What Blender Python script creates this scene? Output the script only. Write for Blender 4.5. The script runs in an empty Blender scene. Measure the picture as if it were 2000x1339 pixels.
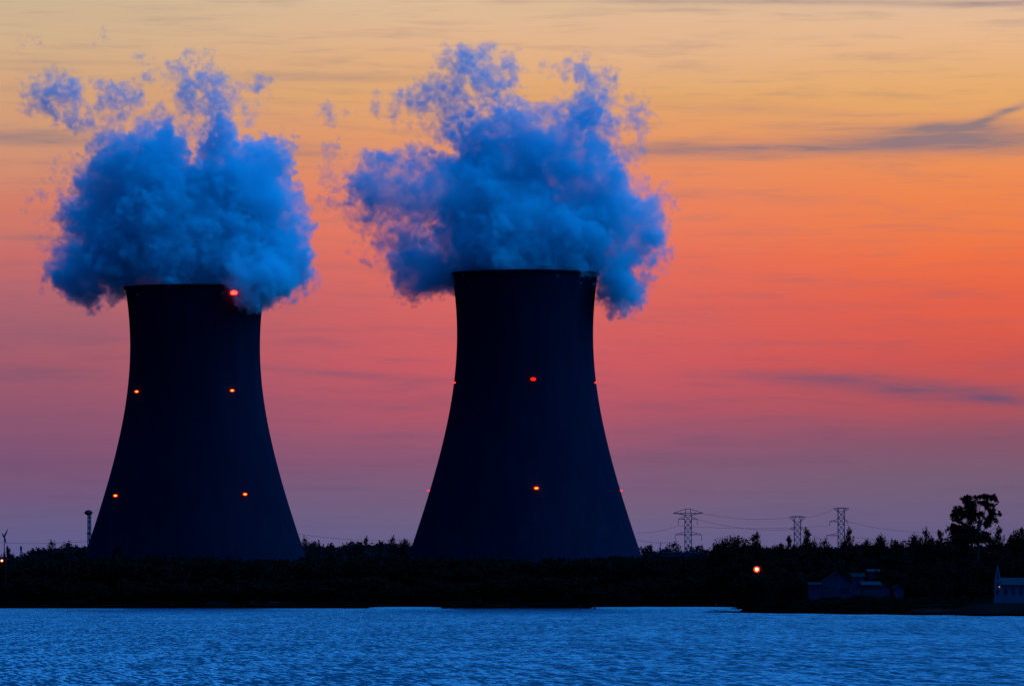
import bpy, bmesh, math, random
import numpy as np
from mathutils import Vector, Matrix
R = math.radians
S = bpy.context.scene
COL = S.collection

# ------------------------------------------------------------------ camera, world, exposure
F = 12000.0          # focal length in photo pixels (the photo is 2000 px wide)
HZ = 1160.0          # photo row of the horizon
CH = 5.0             # camera height over the water
cam_d = bpy.data.cameras.new('camera'); cam = bpy.data.objects.new('camera', cam_d); COL.objects.link(cam)
cam_d.sensor_width = 36; cam_d.sensor_fit = 'HORIZONTAL'; cam_d.lens = 36 * F / 2000
cam_d.shift_y = (HZ - 669.5) / 2000
cam_d.clip_start = 1; cam_d.clip_end = 60000
cam.location = (0, 0, CH); cam.rotation_euler = (R(90), 0, 0)
S.camera = cam
S.view_settings.view_transform = 'Standard'; S.view_settings.look = 'None'
S.view_settings.gamma = 1; S.view_settings.exposure = 0; S.view_settings.use_curve_mapping = False
cy = S.cycles
cy.max_bounces = 14; cy.diffuse_bounces = 2; cy.glossy_bounces = 2; cy.transmission_bounces = 2
cy.volume_bounces = 12; cy.transparent_max_bounces = 8
cy.volume_step_rate = 1.0; cy.volume_max_steps = 400
cy.use_denoising = True; cy.use_adaptive_sampling = True; cy.adaptive_threshold = 0.02
cy.sample_clamp_indirect = 10

def lin(c):
    return tuple((v / 255 / 12.92 if v / 255 <= 0.04045 else ((v / 255 + 0.055) / 1.055) ** 2.4) for v in c)

class NT:
    """small helper to write node trees as expressions"""
    def __init__(s, tree): s.t = tree
    def n(s, typ, **kw):
        nd = s.t.nodes.new(typ)
        for k, v in kw.items(): setattr(nd, k, v)
        return nd
    def put(s, sock, v):
        if isinstance(v, bpy.types.NodeSocket): s.t.links.new(v, sock)
        elif v is not None: sock.default_value = v
    def m(s, op, a, b=None, c=None, clamp=False):
        nd = s.n('ShaderNodeMath', operation=op, use_clamp=clamp)
        s.put(nd.inputs[0], a); s.put(nd.inputs[1], b)
        if c is not None: s.put(nd.inputs[2], c)
        return nd.outputs[0]
    def ss(s, v, a, b, o0=0.0, o1=1.0):
        nd = s.n('ShaderNodeMapRange', interpolation_type='SMOOTHSTEP')
        s.put(nd.inputs['Value'], v)
        nd.inputs['From Min'].default_value = a; nd.inputs['From Max'].default_value = b
        nd.inputs['To Min'].default_value = o0; nd.inputs['To Max'].default_value = o1
        return nd.outputs[0]
    def lerp(s, v, a, b, o0=0.0, o1=1.0):
        nd = s.n('ShaderNodeMapRange')
        s.put(nd.inputs['Value'], v)
        nd.inputs['From Min'].default_value = a; nd.inputs['From Max'].default_value = b
        nd.inputs['To Min'].default_value = o0; nd.inputs['To Max'].default_value = o1
        return nd.outputs[0]
    def ramp(s, v, stops, interp='LINEAR'):
        nd = s.n('ShaderNodeValToRGB'); cr = nd.color_ramp; cr.interpolation = interp
        while len(cr.elements) < len(stops): cr.elements.new(0.5)
        for e, (p, c) in zip(cr.elements, sorted(stops)): e.position = p
        for e, (p, c) in zip(cr.elements, sorted(stops)): e.color = (*c, 1)
        s.put(nd.inputs[0], v); return nd.outputs[0]
    def mix(s, f, a, b, blend='MIX'):
        nd = s.n('ShaderNodeMix', data_type='RGBA', blend_type=blend)
        s.put(nd.inputs[0], f)
        for sk, v in ((nd.inputs[6], a), (nd.inputs[7], b)):
            s.put(sk, (*v, 1) if isinstance(v, tuple) and len(v) == 3 else v)
        return nd.outputs[2]
    def xyz(s, x, y, z):
        nd = s.n('ShaderNodeCombineXYZ'); s.put(nd.inputs[0], x); s.put(nd.inputs[1], y); s.put(nd.inputs[2], z); return nd.outputs[0]
    def noise(s, vec, scale=1.0, detail=3.0, rough=0.5, out=0, dist=0.0):
        nd = s.n('ShaderNodeTexNoise'); s.put(nd.inputs['Vector'], vec)
        nd.inputs['Scale'].default_value = scale; nd.inputs['Detail'].default_value = detail
        nd.inputs['Roughness'].default_value = rough; nd.inputs['Distortion'].default_value = dist
        return nd.outputs[out]

W = bpy.data.worlds.new('World'); S.world = W; W.use_nodes = True
W.node_tree.nodes.clear(); w = NT(W.node_tree)
tc = w.n('ShaderNodeTexCoord').outputs['Generated']
sp = w.n('ShaderNodeSeparateXYZ'); w.put(sp.inputs[0], tc); dx, dy, dz = sp.outputs
hl = w.m('SQRT', w.m('ADD', w.m('MULTIPLY', dx, dx), w.m('ADD', w.m('MULTIPLY', dy, dy), 1e-6)))
tel = w.m('DIVIDE', dz, hl)                       # tangent of elevation
az = w.m('DIVIDE', dx, hl)                        # sine of azimuth from the view axis
U = w.m('MULTIPLY_ADD', az, F, 1000.0); V = w.m('MULTIPLY_ADD', tel, -F, HZ)
# soft unevenness of the glow bands
wob = w.noise(w.xyz(w.m('MULTIPLY', U, .0011), w.m('MULTIPLY', V, .008), 3.3), 1, 4, .55)
Vw = w.m('ADD', V, w.m('MULTIPLY', w.m('SUBTRACT', wob, .5), 70.0))
t = w.lerp(Vw, 0, 1160)
def stops(rows): return [(max(0, min(1, v / 1160)), lin(c)) for v, c in rows]
LEFT = stops([(0, (202, 177, 146)), (90, (208, 173, 137)), (180, (208, 160, 122)), (300, (206, 142, 114)), (400, (208, 120, 102)),
              (500, (196, 102, 104)), (600, (168, 94, 110)), (700, (158, 86, 106)), (800, (142, 82, 110)), (900, (120, 80, 116)),
              (1000, (100, 90, 130)), (1080, (88, 92, 142)), (1160, (76, 84, 146))])
MID = stops([(0, (221, 185, 150)), (90, (224, 177, 138)), (180, (224, 164, 108)), (300, (226, 144, 100)), (400, (230, 123, 95)),
             (500, (224, 106, 93)), (600, (211, 95, 96)), (700, (200, 86, 98)), (800, (176, 82, 104)), (900, (130, 84, 116)),
             (1000, (108, 93, 127)), (1080, (95, 94, 140)), (1160, (80, 86, 146))])
RIGHT = stops([(0, (222, 184, 153)), (60, (230, 182, 141)), (180, (228, 168, 106)), (280, (232, 146, 90)), (400, (236, 128, 74)),
               (500, (236, 108, 66)), (600, (224, 90, 70)), (700, (204, 80, 78)), (780, (176, 78, 90)), (860, (130, 80, 106)),
               (950, (109, 91, 118)), (1060, (91, 90, 134)), (1160, (78, 84, 146))])
m1 = w.mix(w.ss(U, 0, 1000), w.ramp(t, LEFT), w.ramp(t, MID))
glow = w.mix(w.ss(U, 1000, 2000), m1, w.ramp(t, RIGHT))
# cirrus bars: cx, cy, half width, half height, slope, strength
BARS = [(1960, 785, 90, 9, .06, .5), (1890, 270, 230, 27, .0, .85), (1600, 291, 420, 17, -.02, .72), (1330, 292, 90, 10, .0, .45), (1950, 226, 75, 8, -.38, .8), (1850, 250, 110, 10, -.1, .4),
        (1560, 738, 150, 14, .05, .55), (1790, 762, 220, 20, .06, .62), (700, 790, 200, 14, .03, .2), (110, 650, 220, 26, 0, .32), (70, 900, 180, 18, 0, .2), (1010, 640, 120, 12, 0, .1), (1330, 900, 260, 16, 0, .15), (1930, 776, 60, 6, .07, .4), (40, 272, 130, 14, .0, .75),
        (660, 152, 190, 9, .02, .45), (560, 300, 110, 9, .03, .3), (60, 468, 90, 6, .02, .4), (730, 735, 170, 9, .07, .38),
        (760, 852, 120, 6, .0, .3), (1500, 215, 190, 12, .06, .22), (1500, 4, 500, 7, .01, .5), (1900, 12, 160, 6, .0, .45),
        (100, 125, 200, 5, .0, .22), (60, 730, 130, 16, .0, .3), (80, 860, 160, 14, .0, .2), (640, 520, 120, 6, .02, .25),
        (1650, 600, 300, 8, -.01, .12), (1290, 795, 90, 10, .05, .3), (1550, 395, 140, 14, .0, .12), (1250, 20, 200, 5, 0, .2)]
acc = None
for cx, cyy, sx, sy, sl, st in BARS:
    a = w.m('DIVIDE', w.m('SUBTRACT', U, float(cx)), float(sx))
    b = w.m('DIVIDE', w.m('SUBTRACT', w.m('SUBTRACT', Vw if False else V, float(cyy)), w.m('MULTIPLY', w.m('SUBTRACT', U, float(cx)), float(sl))), float(sy))
    d = w.m('ADD', w.m('MULTIPLY', a, a), w.m('MULTIPLY', b, b))
    g = w.m('MULTIPLY', w.m('POWER', 2.71828, w.m('MULTIPLY', d, -1.0)), st)
    acc = g if acc is None else w.m('ADD', acc, g)
fib = w.noise(w.xyz(w.m('MULTIPLY', U, .0042), w.m('MULTIPLY', w.m('ADD', V, w.m('MULTIPLY', wob, 60.0)), .045), 0.0), 1, 5, .6)
acc = w.m('MULTIPLY', acc, w.lerp(fib, .3, .7, .6, 1.25))
veil = w.m('MULTIPLY', w.ss(fib, .46, .76), .30)
acc = w.m('ADD', acc, veil, clamp=True)
barcol = w.mix(w.ss(V, 200, 800), lin((122, 112, 128)), lin((96, 76, 112)))
glow = w.mix(w.m('MULTIPLY', acc, .85), glow, barcol)
# the sky over and around the glow: dusk blue, darkest in the east behind the camera
UP = [(0.0, (.62, .42, .30)), (.09, (.55, .42, .32)), (.14, (.06, .50, 1.1)), (.20, (.03, .47, 1.5)), (.32, (.006, .20, .86)), (.56, (.003, .14, .62)), (.78, (.004, .42, 1.5)), (1.0, (.004, .42, 1.5))]
K_UP = 1.0
up = w.mix(1.0, w.ramp(w.m('MAXIMUM', dz, 0.0), UP), (K_UP, K_UP, K_UP), 'MULTIPLY')
side = w.mix(w.ss(dx, -.7, .8), (.004, .03, .14), (.01, .10, .50))
east = w.mix(w.ss(dx, -.7, .8), (.0, .018, .16), (.0, .09, .50))
west = w.m('DIVIDE', dy, hl)
up = w.mix(w.ss(w.m('ADD', dy, w.m('ADD', w.m('MULTIPLY', dx, .42), w.m('MULTIPLY', dz, .55))), .0, .5), east, up)
low = w.mix(w.ss(west, -.2, .5), east, side)
low = w.mix(w.ss(west, .55, .93), low, glow)
sky = w.mix(w.ss(dz, .096, .135), low, up)
sky = w.mix(w.ss(dz, -.03, 0.0), (.0, .002, .01), sky)
vd = w.n('ShaderNodeVectorMath', operation='DOT_PRODUCT'); w.put(vd.inputs[0], tc); vd.inputs[1].default_value = Vector((.74, -.12, .66)).normalized()
lobe = w.m('POWER', w.m('MAXIMUM', vd.outputs['Value'], 0.0), 9.0)  # added blue glow high on the right, out of view, to shade the steam
sky = w.mix(lobe, sky, (.05, 1.0, 2.7), 'ADD')
bg = w.n('ShaderNodeBackground'); w.put(bg.inputs[0], sky); bg.inputs[1].default_value = 1.0
nis = w.n('ShaderNodeTexSky', sky_type='NISHITA', sun_disc=False); nis.sun_elevation = R(-3); nis.sun_rotation = R(12)
bg2 = w.n('ShaderNodeBackground'); w.put(bg2.inputs[0], nis.outputs[0]); bg2.inputs[1].default_value = .05
add = w.n('ShaderNodeAddShader'); w.put(add.inputs[0], bg.outputs[0]); w.put(add.inputs[1], bg2.outputs[0])
wo = w.n('ShaderNodeOutputWorld'); w.put(wo.inputs[0], add.outputs[0])
W.cycles.sampling_method = 'MANUAL'; W.cycles.sample_map_resolution = 1024

# ------------------------------------------------------------------ helpers
rnd = random.Random(7)
def P(px, py, Y):
    """the world point at distance Y that the photo shows at (px, py)"""
    return Vector(((px - 1000) / F * Y, Y, CH + (HZ - py) / F * Y))
def tag(o, label=None, cat=None, group=None, kind=None):
    if label: o['label'] = label
    if cat: o['category'] = cat
    if group: o['group'] = group
    if kind: o['kind'] = kind
    return o
def mesh_obj(name, verts, faces, mat, parent=None, smooth=False):
    me = bpy.data.meshes.new(name)
    me.from_pydata([tuple(v) for v in verts], [], [tuple(f) for f in faces])
    if smooth: me.shade_smooth()
    if mat: me.materials.append(mat)
    o = bpy.data.objects.new(name, me); COL.objects.link(o)
    if parent: o.parent = parent
    return o
def empty(name, loc, rz=0):
    o = bpy.data.objects.new(name, None); COL.objects.link(o); o.location = loc; o.rotation_euler = (0, 0, rz); return o

class MB:
    """collects shapes into ONE mesh"""
    def __init__(s): s.v = []; s.f = []
    def add(s, vs, fs):
        b = len(s.v); s.v += [tuple(v) for v in vs]; s.f += [tuple(i + b for i in f) for f in fs]; return s
    def box(s, lo, hi):
        (a, b, c), (d, e, f) = lo, hi
        return s.add([(a, b, c), (d, b, c), (d, e, c), (a, e, c), (a, b, f), (d, b, f), (d, e, f), (a, e, f)],
                     [(0, 3, 2, 1), (4, 5, 6, 7), (0, 1, 5, 4), (1, 2, 6, 5), (2, 3, 7, 6), (3, 0, 4, 7)])
    def tube(s, pts, rad, n=6):
        pts = [Vector(p) for p in pts]
        rad = rad if isinstance(rad, (list, tuple)) else [rad] * len(pts)
        vs = []; fs = []
        for i, p in enumerate(pts):
            d = (pts[min(i + 1, len(pts) - 1)] - pts[max(i - 1, 0)]).normalized()
            a = d.cross(Vector((0, 1, 0)) if abs(d.y) < .9 else Vector((1, 0, 0))).normalized(); b = d.cross(a)
            for k in range(n):
                q = 2 * math.pi * k / n; vs.append(p + (a * math.cos(q) + b * math.sin(q)) * rad[i])
        for i in range(len(pts) - 1):
            for k in range(n):
                fs.append((i * n + k, i * n + (k + 1) % n, (i + 1) * n + (k + 1) % n, (i + 1) * n + k))
        fs.append(tuple(range(n))[::-1]); fs.append(tuple(range((len(pts) - 1) * n, len(pts) * n)))
        return s.add(vs, fs)
    def lathe(s, prof, n=32, c=(0, 0, 0)):
        vs = []; fs = []
        for r, z in prof:
            for k in range(n):
                q = 2 * math.pi * k / n; vs.append((c[0] + r * math.cos(q), c[1] + r * math.sin(q), c[2] + z))
        for i in range(len(prof) - 1):
            for k in range(n):
                fs.append((i * n + k, i * n + (k + 1) % n, (i + 1) * n + (k + 1) % n, (i + 1) * n + k))
        return s.add(vs, fs)
    def ball(s, c, rx, ry, rz, n=16, h=8):
        prof = [(math.sin(math.pi * i / h), -math.cos(math.pi * i / h)) for i in range(h + 1)]
        vs = []; fs = []
        for r, z in prof:
            for k in range(n):
                q = 2 * math.pi * k / n; vs.append((c[0] + rx * r * math.cos(q), c[1] + ry * r * math.sin(q), c[2] + rz * z))
        for i in range(h):
            for k in range(n):
                fs.append((i * n + k, i * n + (k + 1) % n, (i + 1) * n + (k + 1) % n, (i + 1) * n + k))
        return s.add(vs, fs)
    def build(s, name, mat, parent=None, smooth=False): return mesh_obj(name, s.v, s.f, mat, parent, smooth)

def mat_principled(name, col, rough=.8, build=None, spec=.0):
    m = bpy.data.materials.new(name); m.use_nodes = True
    k = NT(m.node_tree); b = m.node_tree.nodes['Principled BSDF']
    b.inputs['Roughness'].default_value = rough; b.inputs['Specular IOR Level'].default_value = spec
    if build: k.put(b.inputs['Base Color'], build(k, b))
    else:
        c = k.n('ShaderNodeTexCoord').outputs['Object']
        k.put(b.inputs['Base Color'], k.mix(k.noise(c, .8, 4, .6), tuple(v * .7 for v in col), tuple(min(1, v * 1.25) for v in col)))
    return m
def mat_glow(name, rim, core, e0=.25, e1=.8):
    """frosted lamp glass, brighter through its thick middle"""
    m = bpy.data.materials.new(name); m.use_nodes = True; m.node_tree.nodes.clear(); k = NT(m.node_tree)
    lw = k.n('ShaderNodeLayerWeight'); lw.inputs[0].default_value = .5
    c = k.ramp(lw.outputs['Facing'], [(0, core), (e0, core), (e1, rim), (1, tuple(v * .6 for v in rim))])
    e = k.n('ShaderNodeEmission'); k.put(e.inputs[0], c); e.inputs[1].default_value = 1
    o = k.n('ShaderNodeOutputMaterial'); k.put(o.inputs[0], e.outputs[0]); return m

def concrete(k, b):
    c = k.n('ShaderNodeTexCoord').outputs['Object']
    s = k.n('ShaderNodeSeparateXYZ'); k.put(s.inputs[0], c)
    streak = k.noise(k.xyz(s.outputs[0], s.outputs[1], k.m('MULTIPLY', s.outputs[2], .05)), .25, 5, .6)
    patch = k.noise(c, .03, 4, .6)
    lift = k.m('FRACT', k.m('DIVIDE', s.outputs[2], 2.4))
    band = k.m('MULTIPLY', k.m('LESS_THAN', lift, .12), .05)
    v = k.m('SUBTRACT', k.m('ADD', k.m('MULTIPLY', streak, .5), k.m('MULTIPLY', patch, .6)), band)
    return k.ramp(v, [(.25, (.015, .011, .024)), (.55, (.022, .016, .033)), (.8, (.032, .025, .043))])
M = dict(
    concrete=mat_principled('weathered_concrete', None, .9, concrete),
    steel=mat_principled('galvanised_steel', (.16, .17, .18), .5),
    dark=mat_principled('dark_metal', (.05, .05, .055), .5),
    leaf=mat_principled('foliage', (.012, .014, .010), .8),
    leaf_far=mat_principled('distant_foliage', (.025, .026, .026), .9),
    bark=mat_principled('bark', (.06, .05, .04), .9),
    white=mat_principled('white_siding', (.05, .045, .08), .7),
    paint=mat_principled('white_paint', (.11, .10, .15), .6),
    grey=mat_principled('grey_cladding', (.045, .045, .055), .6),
    roof=mat_principled('dark_shingles', (.025, .025, .03), .8),
    pane=mat_principled('window_glass', (.02, .02, .025), .2, spec=.3),
    hull=mat_principled('boat_gelcoat', (.75, .75, .75), .3),
    rock=mat_principled('shore_stone', (.012, .012, .012), .9),
    soil=mat_principled('meadow_soil', (.009, .009, .008), .95),
    pale_reflection=mat_principled('pale_reflection', (.6, .6, .6), .8),  # pale colour stands in for the bright reflection along the far waterline
    red=mat_glow('beacon_red_glass', (1.6, .012, .012), (2.4, .02, .01)),
    redclear=mat_glow('beacon_clear_red_glass', (5., .02, .02), (12., .3, .2)),
    redhot=mat_glow('beacon_red_glass_hot', (1.4, .012, .004), (4.0, 1.1, .10), .08, .30),
    pink=mat_glow('beacon_rose_glass', (1.2, .01, .05), (1.8, .08, .10)),
    sodium=mat_glow('sodium_lamp_glass', (1.5, .06, .005), (6., 4.0, 1.6), .03, .17),
    bulb=mat_glow('warm_bulb_glass', (.5, .16, .03), (.9, .35, .1)),
)

# ------------------------------------------------------------------ water
m = bpy.data.materials.new('lake_water'); m.use_nodes = True
k = NT(m.node_tree); b = m.node_tree.nodes['Principled BSDF']
b.inputs['Base Color'].default_value = (.001, .008, .03, 1); b.inputs['Roughness'].default_value = .08; b.inputs['IOR'].default_value = 1.333
g = k.n('ShaderNodeNewGeometry').outputs['Position']; s = k.n('ShaderNodeSeparateXYZ'); k.put(s.inputs[0], g)
x, y = s.outputs[0], s.outputs[1]
def wave(lx, ly, seed, detail=3, rough=.6, sk=0.0):
    return k.noise(k.xyz(k.m('DIVIDE', k.m('ADD', x, k.m('MULTIPLY', y, sk)), lx), k.m('DIVIDE', y, ly), seed), 1, detail, rough)
n1 = wave(.42, 7, 1., 4, .7, .12)      # chop
n2 = wave(1.7, 26., 4., 5, .7, .05)
n3 = wave(40., 110., 9., 3, .55, .1)     # cat's paws
n4 = wave(7.0, 110., 15., 3, .6)
nx = wave(.9, 4.0, 21., 2, .6)
sl = k.m('ADD', k.m('MULTIPLY', k.m('SUBTRACT', n1, .5), 2.1), k.m('MULTIPLY', k.m('SUBTRACT', n2, .5), .95))
sl = k.m('ADD', sl, k.m('ADD', k.m('MULTIPLY', k.m('SUBTRACT', n3, .5), .22), k.m('MULTIPLY', k.m('SUBTRACT', n4, .5), .30)))
sl = k.m('ADD', sl, .18)
sl = k.m('ADD', k.m('SQRT', k.m('ADD', k.m('MULTIPLY', sl, sl), .006)), .02)
sxx = k.m('MULTIPLY', k.m('SUBTRACT', nx, .5), .5)
vn = k.n('ShaderNodeVectorMath', operation='NORMALIZE'); k.put(vn.inputs[0], k.xyz(sxx, k.m('MULTIPLY', sl, -1.0), 1.0))
k.put(b.inputs['Normal'], vn.outputs[0])
wat = mesh_obj('lake_water', [(-9000, -400, 0), (9000, -400, 0), (9000, 30000, 0), (-9000, 30000, 0)], [(0, 1, 2, 3)], m)
tag(wat, kind='structure'); M['water'] = m

# ------------------------------------------------------------------ land
def shore_y(X):
    """distance of the waterline; the wooded point on the right comes nearer"""
    return 2230 + 3 * math.sin(X * .021) + 2 * math.sin(X * .09 + 1)
land = MB(); nxs = 161
xs = [-5000 + 10000 * i / 160 for i in range(161)] + [i * 6.0 - 300 for i in range(101)]
xs = sorted(set(xs)); rows = [(0, -1.0), (3, .4), (10, 1.2), (30, 3.5), (60, 4.5), (90, 2.2), (300, 2.0), (700, 3.0), (1100, 6.0), (1600, 14), (3000, 16), (9000, 12), (26000, 10)]
vs = []; fs = []
for X in xs:
    for d, z in rows: vs.append((X if d < 5000 else X * 1.7, shore_y(X) + d, z + (.5 * math.sin(X * .05 + d) if d > 5 else 0)))
nr = len(rows)
for i in range(len(xs) - 1):
    for j in range(nr - 1): fs.append((i * nr + j, (i + 1) * nr + j, (i + 1) * nr + j + 1, i * nr + j + 1))
tag(mesh_obj('ground', vs, fs, M['soil'], smooth=True), kind='structure')
# the nearer wooded point on the right: its waterline runs from (1445,1196) to (2000,1203)
def point_shore(px):
    row = 1195.5 + (px - 1445) / 555 * 7.5 + .5 * math.sin(px * .05)
    return CH * F / (row - HZ)
vs = []; fs = []; cols = [1442 + i * 12 for i in range(70)]
rows2 = [(0, -.8), (2, .5), (8, 1.4), (40, 2.2), (120, 3.0), (260, 3.6), (420, 2.5), (560, -.8)]
for i, px in enumerate(cols):
    Y = point_shore(px)
    for d, z in rows2:
        Yd = Y + d; zz = z if i > 1 else (-.8 if i == 0 else z * .8)
        vs.append(((px - 1000) / F * Y + d * .12, Yd, zz))
nr = len(rows2)
for i in range(len(cols) - 1):
    for j in range(nr - 1): fs.append((i * nr + j, (i + 1) * nr + j, (i + 1) * nr + j + 1, i * nr + j + 1))
tag(mesh_obj('headland', vs, fs, M['soil'], smooth=True), kind='structure')

# stone edge, and pale strips imitating a bright reflection on the water
def rubble(name, pts, size, n, mat):
    mb = MB()
    for i in range(n):
        a = rnd.random() * (len(pts) - 1); j = int(a); p = Vector(pts[j]).lerp(Vector(pts[j + 1]), a - j)
        r = size * rnd.uniform(.5, 1.3); p = p + Vector((rnd.uniform(-1, 1), rnd.uniform(-1.5, 1.5), rnd.uniform(0, size * .6)))
        vv = [p + Vector((rnd.uniform(.6, 1) * r * a1, rnd.uniform(.6, 1) * r * b1, rnd.uniform(.5, .9) * r * c1)) for a1, b1, c1 in
              ((1, 0, 0), (-1, 0, 0), (0, 1, 0), (0, -1, 0), (0, 0, 1), (0, 0, -1))]
        mb.add(vv, [(0, 2, 4), (2, 1, 4), (1, 3, 4), (3, 0, 4), (2, 0, 5), (1, 2, 5), (3, 1, 5), (0, 3, 5)])
    return tag(mb.build(name, mat), kind='stuff')
rubble('shore_stones', [(X, shore_y(X) + 1, .3) for X in range(-260, 130, 10)], 1.0, 1500, M['rock'])
rubble('headland_stones', [((px - 1000) / F * point_shore(px), point_shore(px) + 1, .3) for px in range(1450, 2120, 12)], .55, 900, M['rock'])
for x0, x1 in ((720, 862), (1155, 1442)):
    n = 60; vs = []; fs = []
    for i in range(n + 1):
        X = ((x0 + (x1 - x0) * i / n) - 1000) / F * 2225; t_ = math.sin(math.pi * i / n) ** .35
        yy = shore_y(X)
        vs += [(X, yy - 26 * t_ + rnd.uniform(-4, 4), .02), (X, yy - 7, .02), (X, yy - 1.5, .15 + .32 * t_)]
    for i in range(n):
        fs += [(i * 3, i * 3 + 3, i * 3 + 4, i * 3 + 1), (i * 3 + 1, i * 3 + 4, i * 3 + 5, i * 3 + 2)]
    tag(mesh_obj('reflection_strip', vs, fs, M['pale_reflection']), kind='stuff')

# ------------------------------------------------------------------ cooling towers
def beacon(parent, th, r, z, size, mat, label=None, base=None):
    size *= .84
    """obstruction lamp on a bracket, th = angle from the side facing the camera"""
    d = Vector((math.sin(th), -math.cos(th), 0)); c = d * (r + size * .9); c.z = z
    mb = MB(); mb.tube([d * (r - .3) + Vector((0, 0, z - size * .75)), c + Vector((0, 0, -size * .75))], .14)
    mb.lathe([(size * .5, -size * .95), (size * .5, -size * .7), (0.01, -size * .7)], 12, c)
    br = mb.build('obstruction_light', M['dark'], parent)
    if label: br['label'] = label
    MB().ball(c, size * 1.25, size * 1.25, size * .8).build('lamp_lens', mat, br, True)
def cooling_tower(px, Y, yrim, label, beacons, sc):
    c = P(px, HZ, Y); root = empty('cooling_tower', (c.x, Y, 1.5))
    tag(root, label, 'cooling tower', 'hyperbolic cooling towers')
    mpp = Y / F; rt = 133 * sc * mpp; zt = CH + (HZ - (HZ - (HZ - 653) * sc)) * mpp - 1.5; bb = 311 * sc * mpp
    zr = CH + (HZ - yrim) * mpp - 1.5
    rr = lambda z: rt * math.sqrt(1 + ((z - zt) / bb) ** 2)
    prof = [(rr(zr * i / 90), zr * i / 90) for i in range(91)]
    r_top = rr(zr)
    prof = prof[:-1] + [(r_top, zr - .9), (r_top + .7, zr - .8), (r_top + .7, zr), (r_top - .7, zr)]
    inner = [(rr(zr * i / 40) - .7, zr * i / 40) for i in range(39, -1, -1)]
    mb = MB(); mb.lathe(prof + inner, 180)
    sh = mb.build('shell', M['concrete'], root, True)
    # handrail round the rim
    hr = MB(); pts = [((r_top + .3) * math.cos(2 * math.pi * i / 96), (r_top + .3) * math.sin(2 * math.pi * i / 96), zr + 1.0) for i in range(97)]
    hr.tube(pts, .05, 4)
    for i in range(96):
        p = pts[i]; hr.tube([(p[0], p[1], zr), p], .04, 4)
    hr.build('handrail', M['dark'], root)
    for bx, by, size, mat, lab in beacons:
        z = CH + (HZ - by) * mpp - 1.5; r0 = rr(z)
        off = (bx - px) * mpp; th = math.asin(max(-1, min(1, off / (r0 + .9))))
        beacon(root, th, r0, z, size, M[mat], lab)
    return root
YR, YL = 2450., 2574.
cooling_tower(1025.5, YR, 533, 'right cooling tower, the nearer dark concrete hyperboloid with the wider steam cloud', [
    (1041, 745, 1.05, 'red', None), (1047, 956, 1.05, 'redhot', None), (885.5, 748, .62, 'pink', None), (1165.5, 748, .6, 'pink', None),
    (835, 958, .62, 'pink', None), (1215.5, 958, .55, 'pink', None), (1170.5, 549, .4, 'dark', 'unlit lamp just below the right end of the rim')], 1.0)
cooling_tower(381, YL, 561, 'left cooling tower, the farther one, its rim partly hidden by spilling steam', [
    (461.5, 577, 1.5, 'redclear', 'largest red lamp glowing through steam below the rim'), (271, 767, .95, 'redhot', None), (459, 766, 1.0, 'redhot', None),
    (231.5, 969, 1.0, 'redhot', None), (485.5, 967, 1.0, 'redhot', None)], .953)

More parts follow.
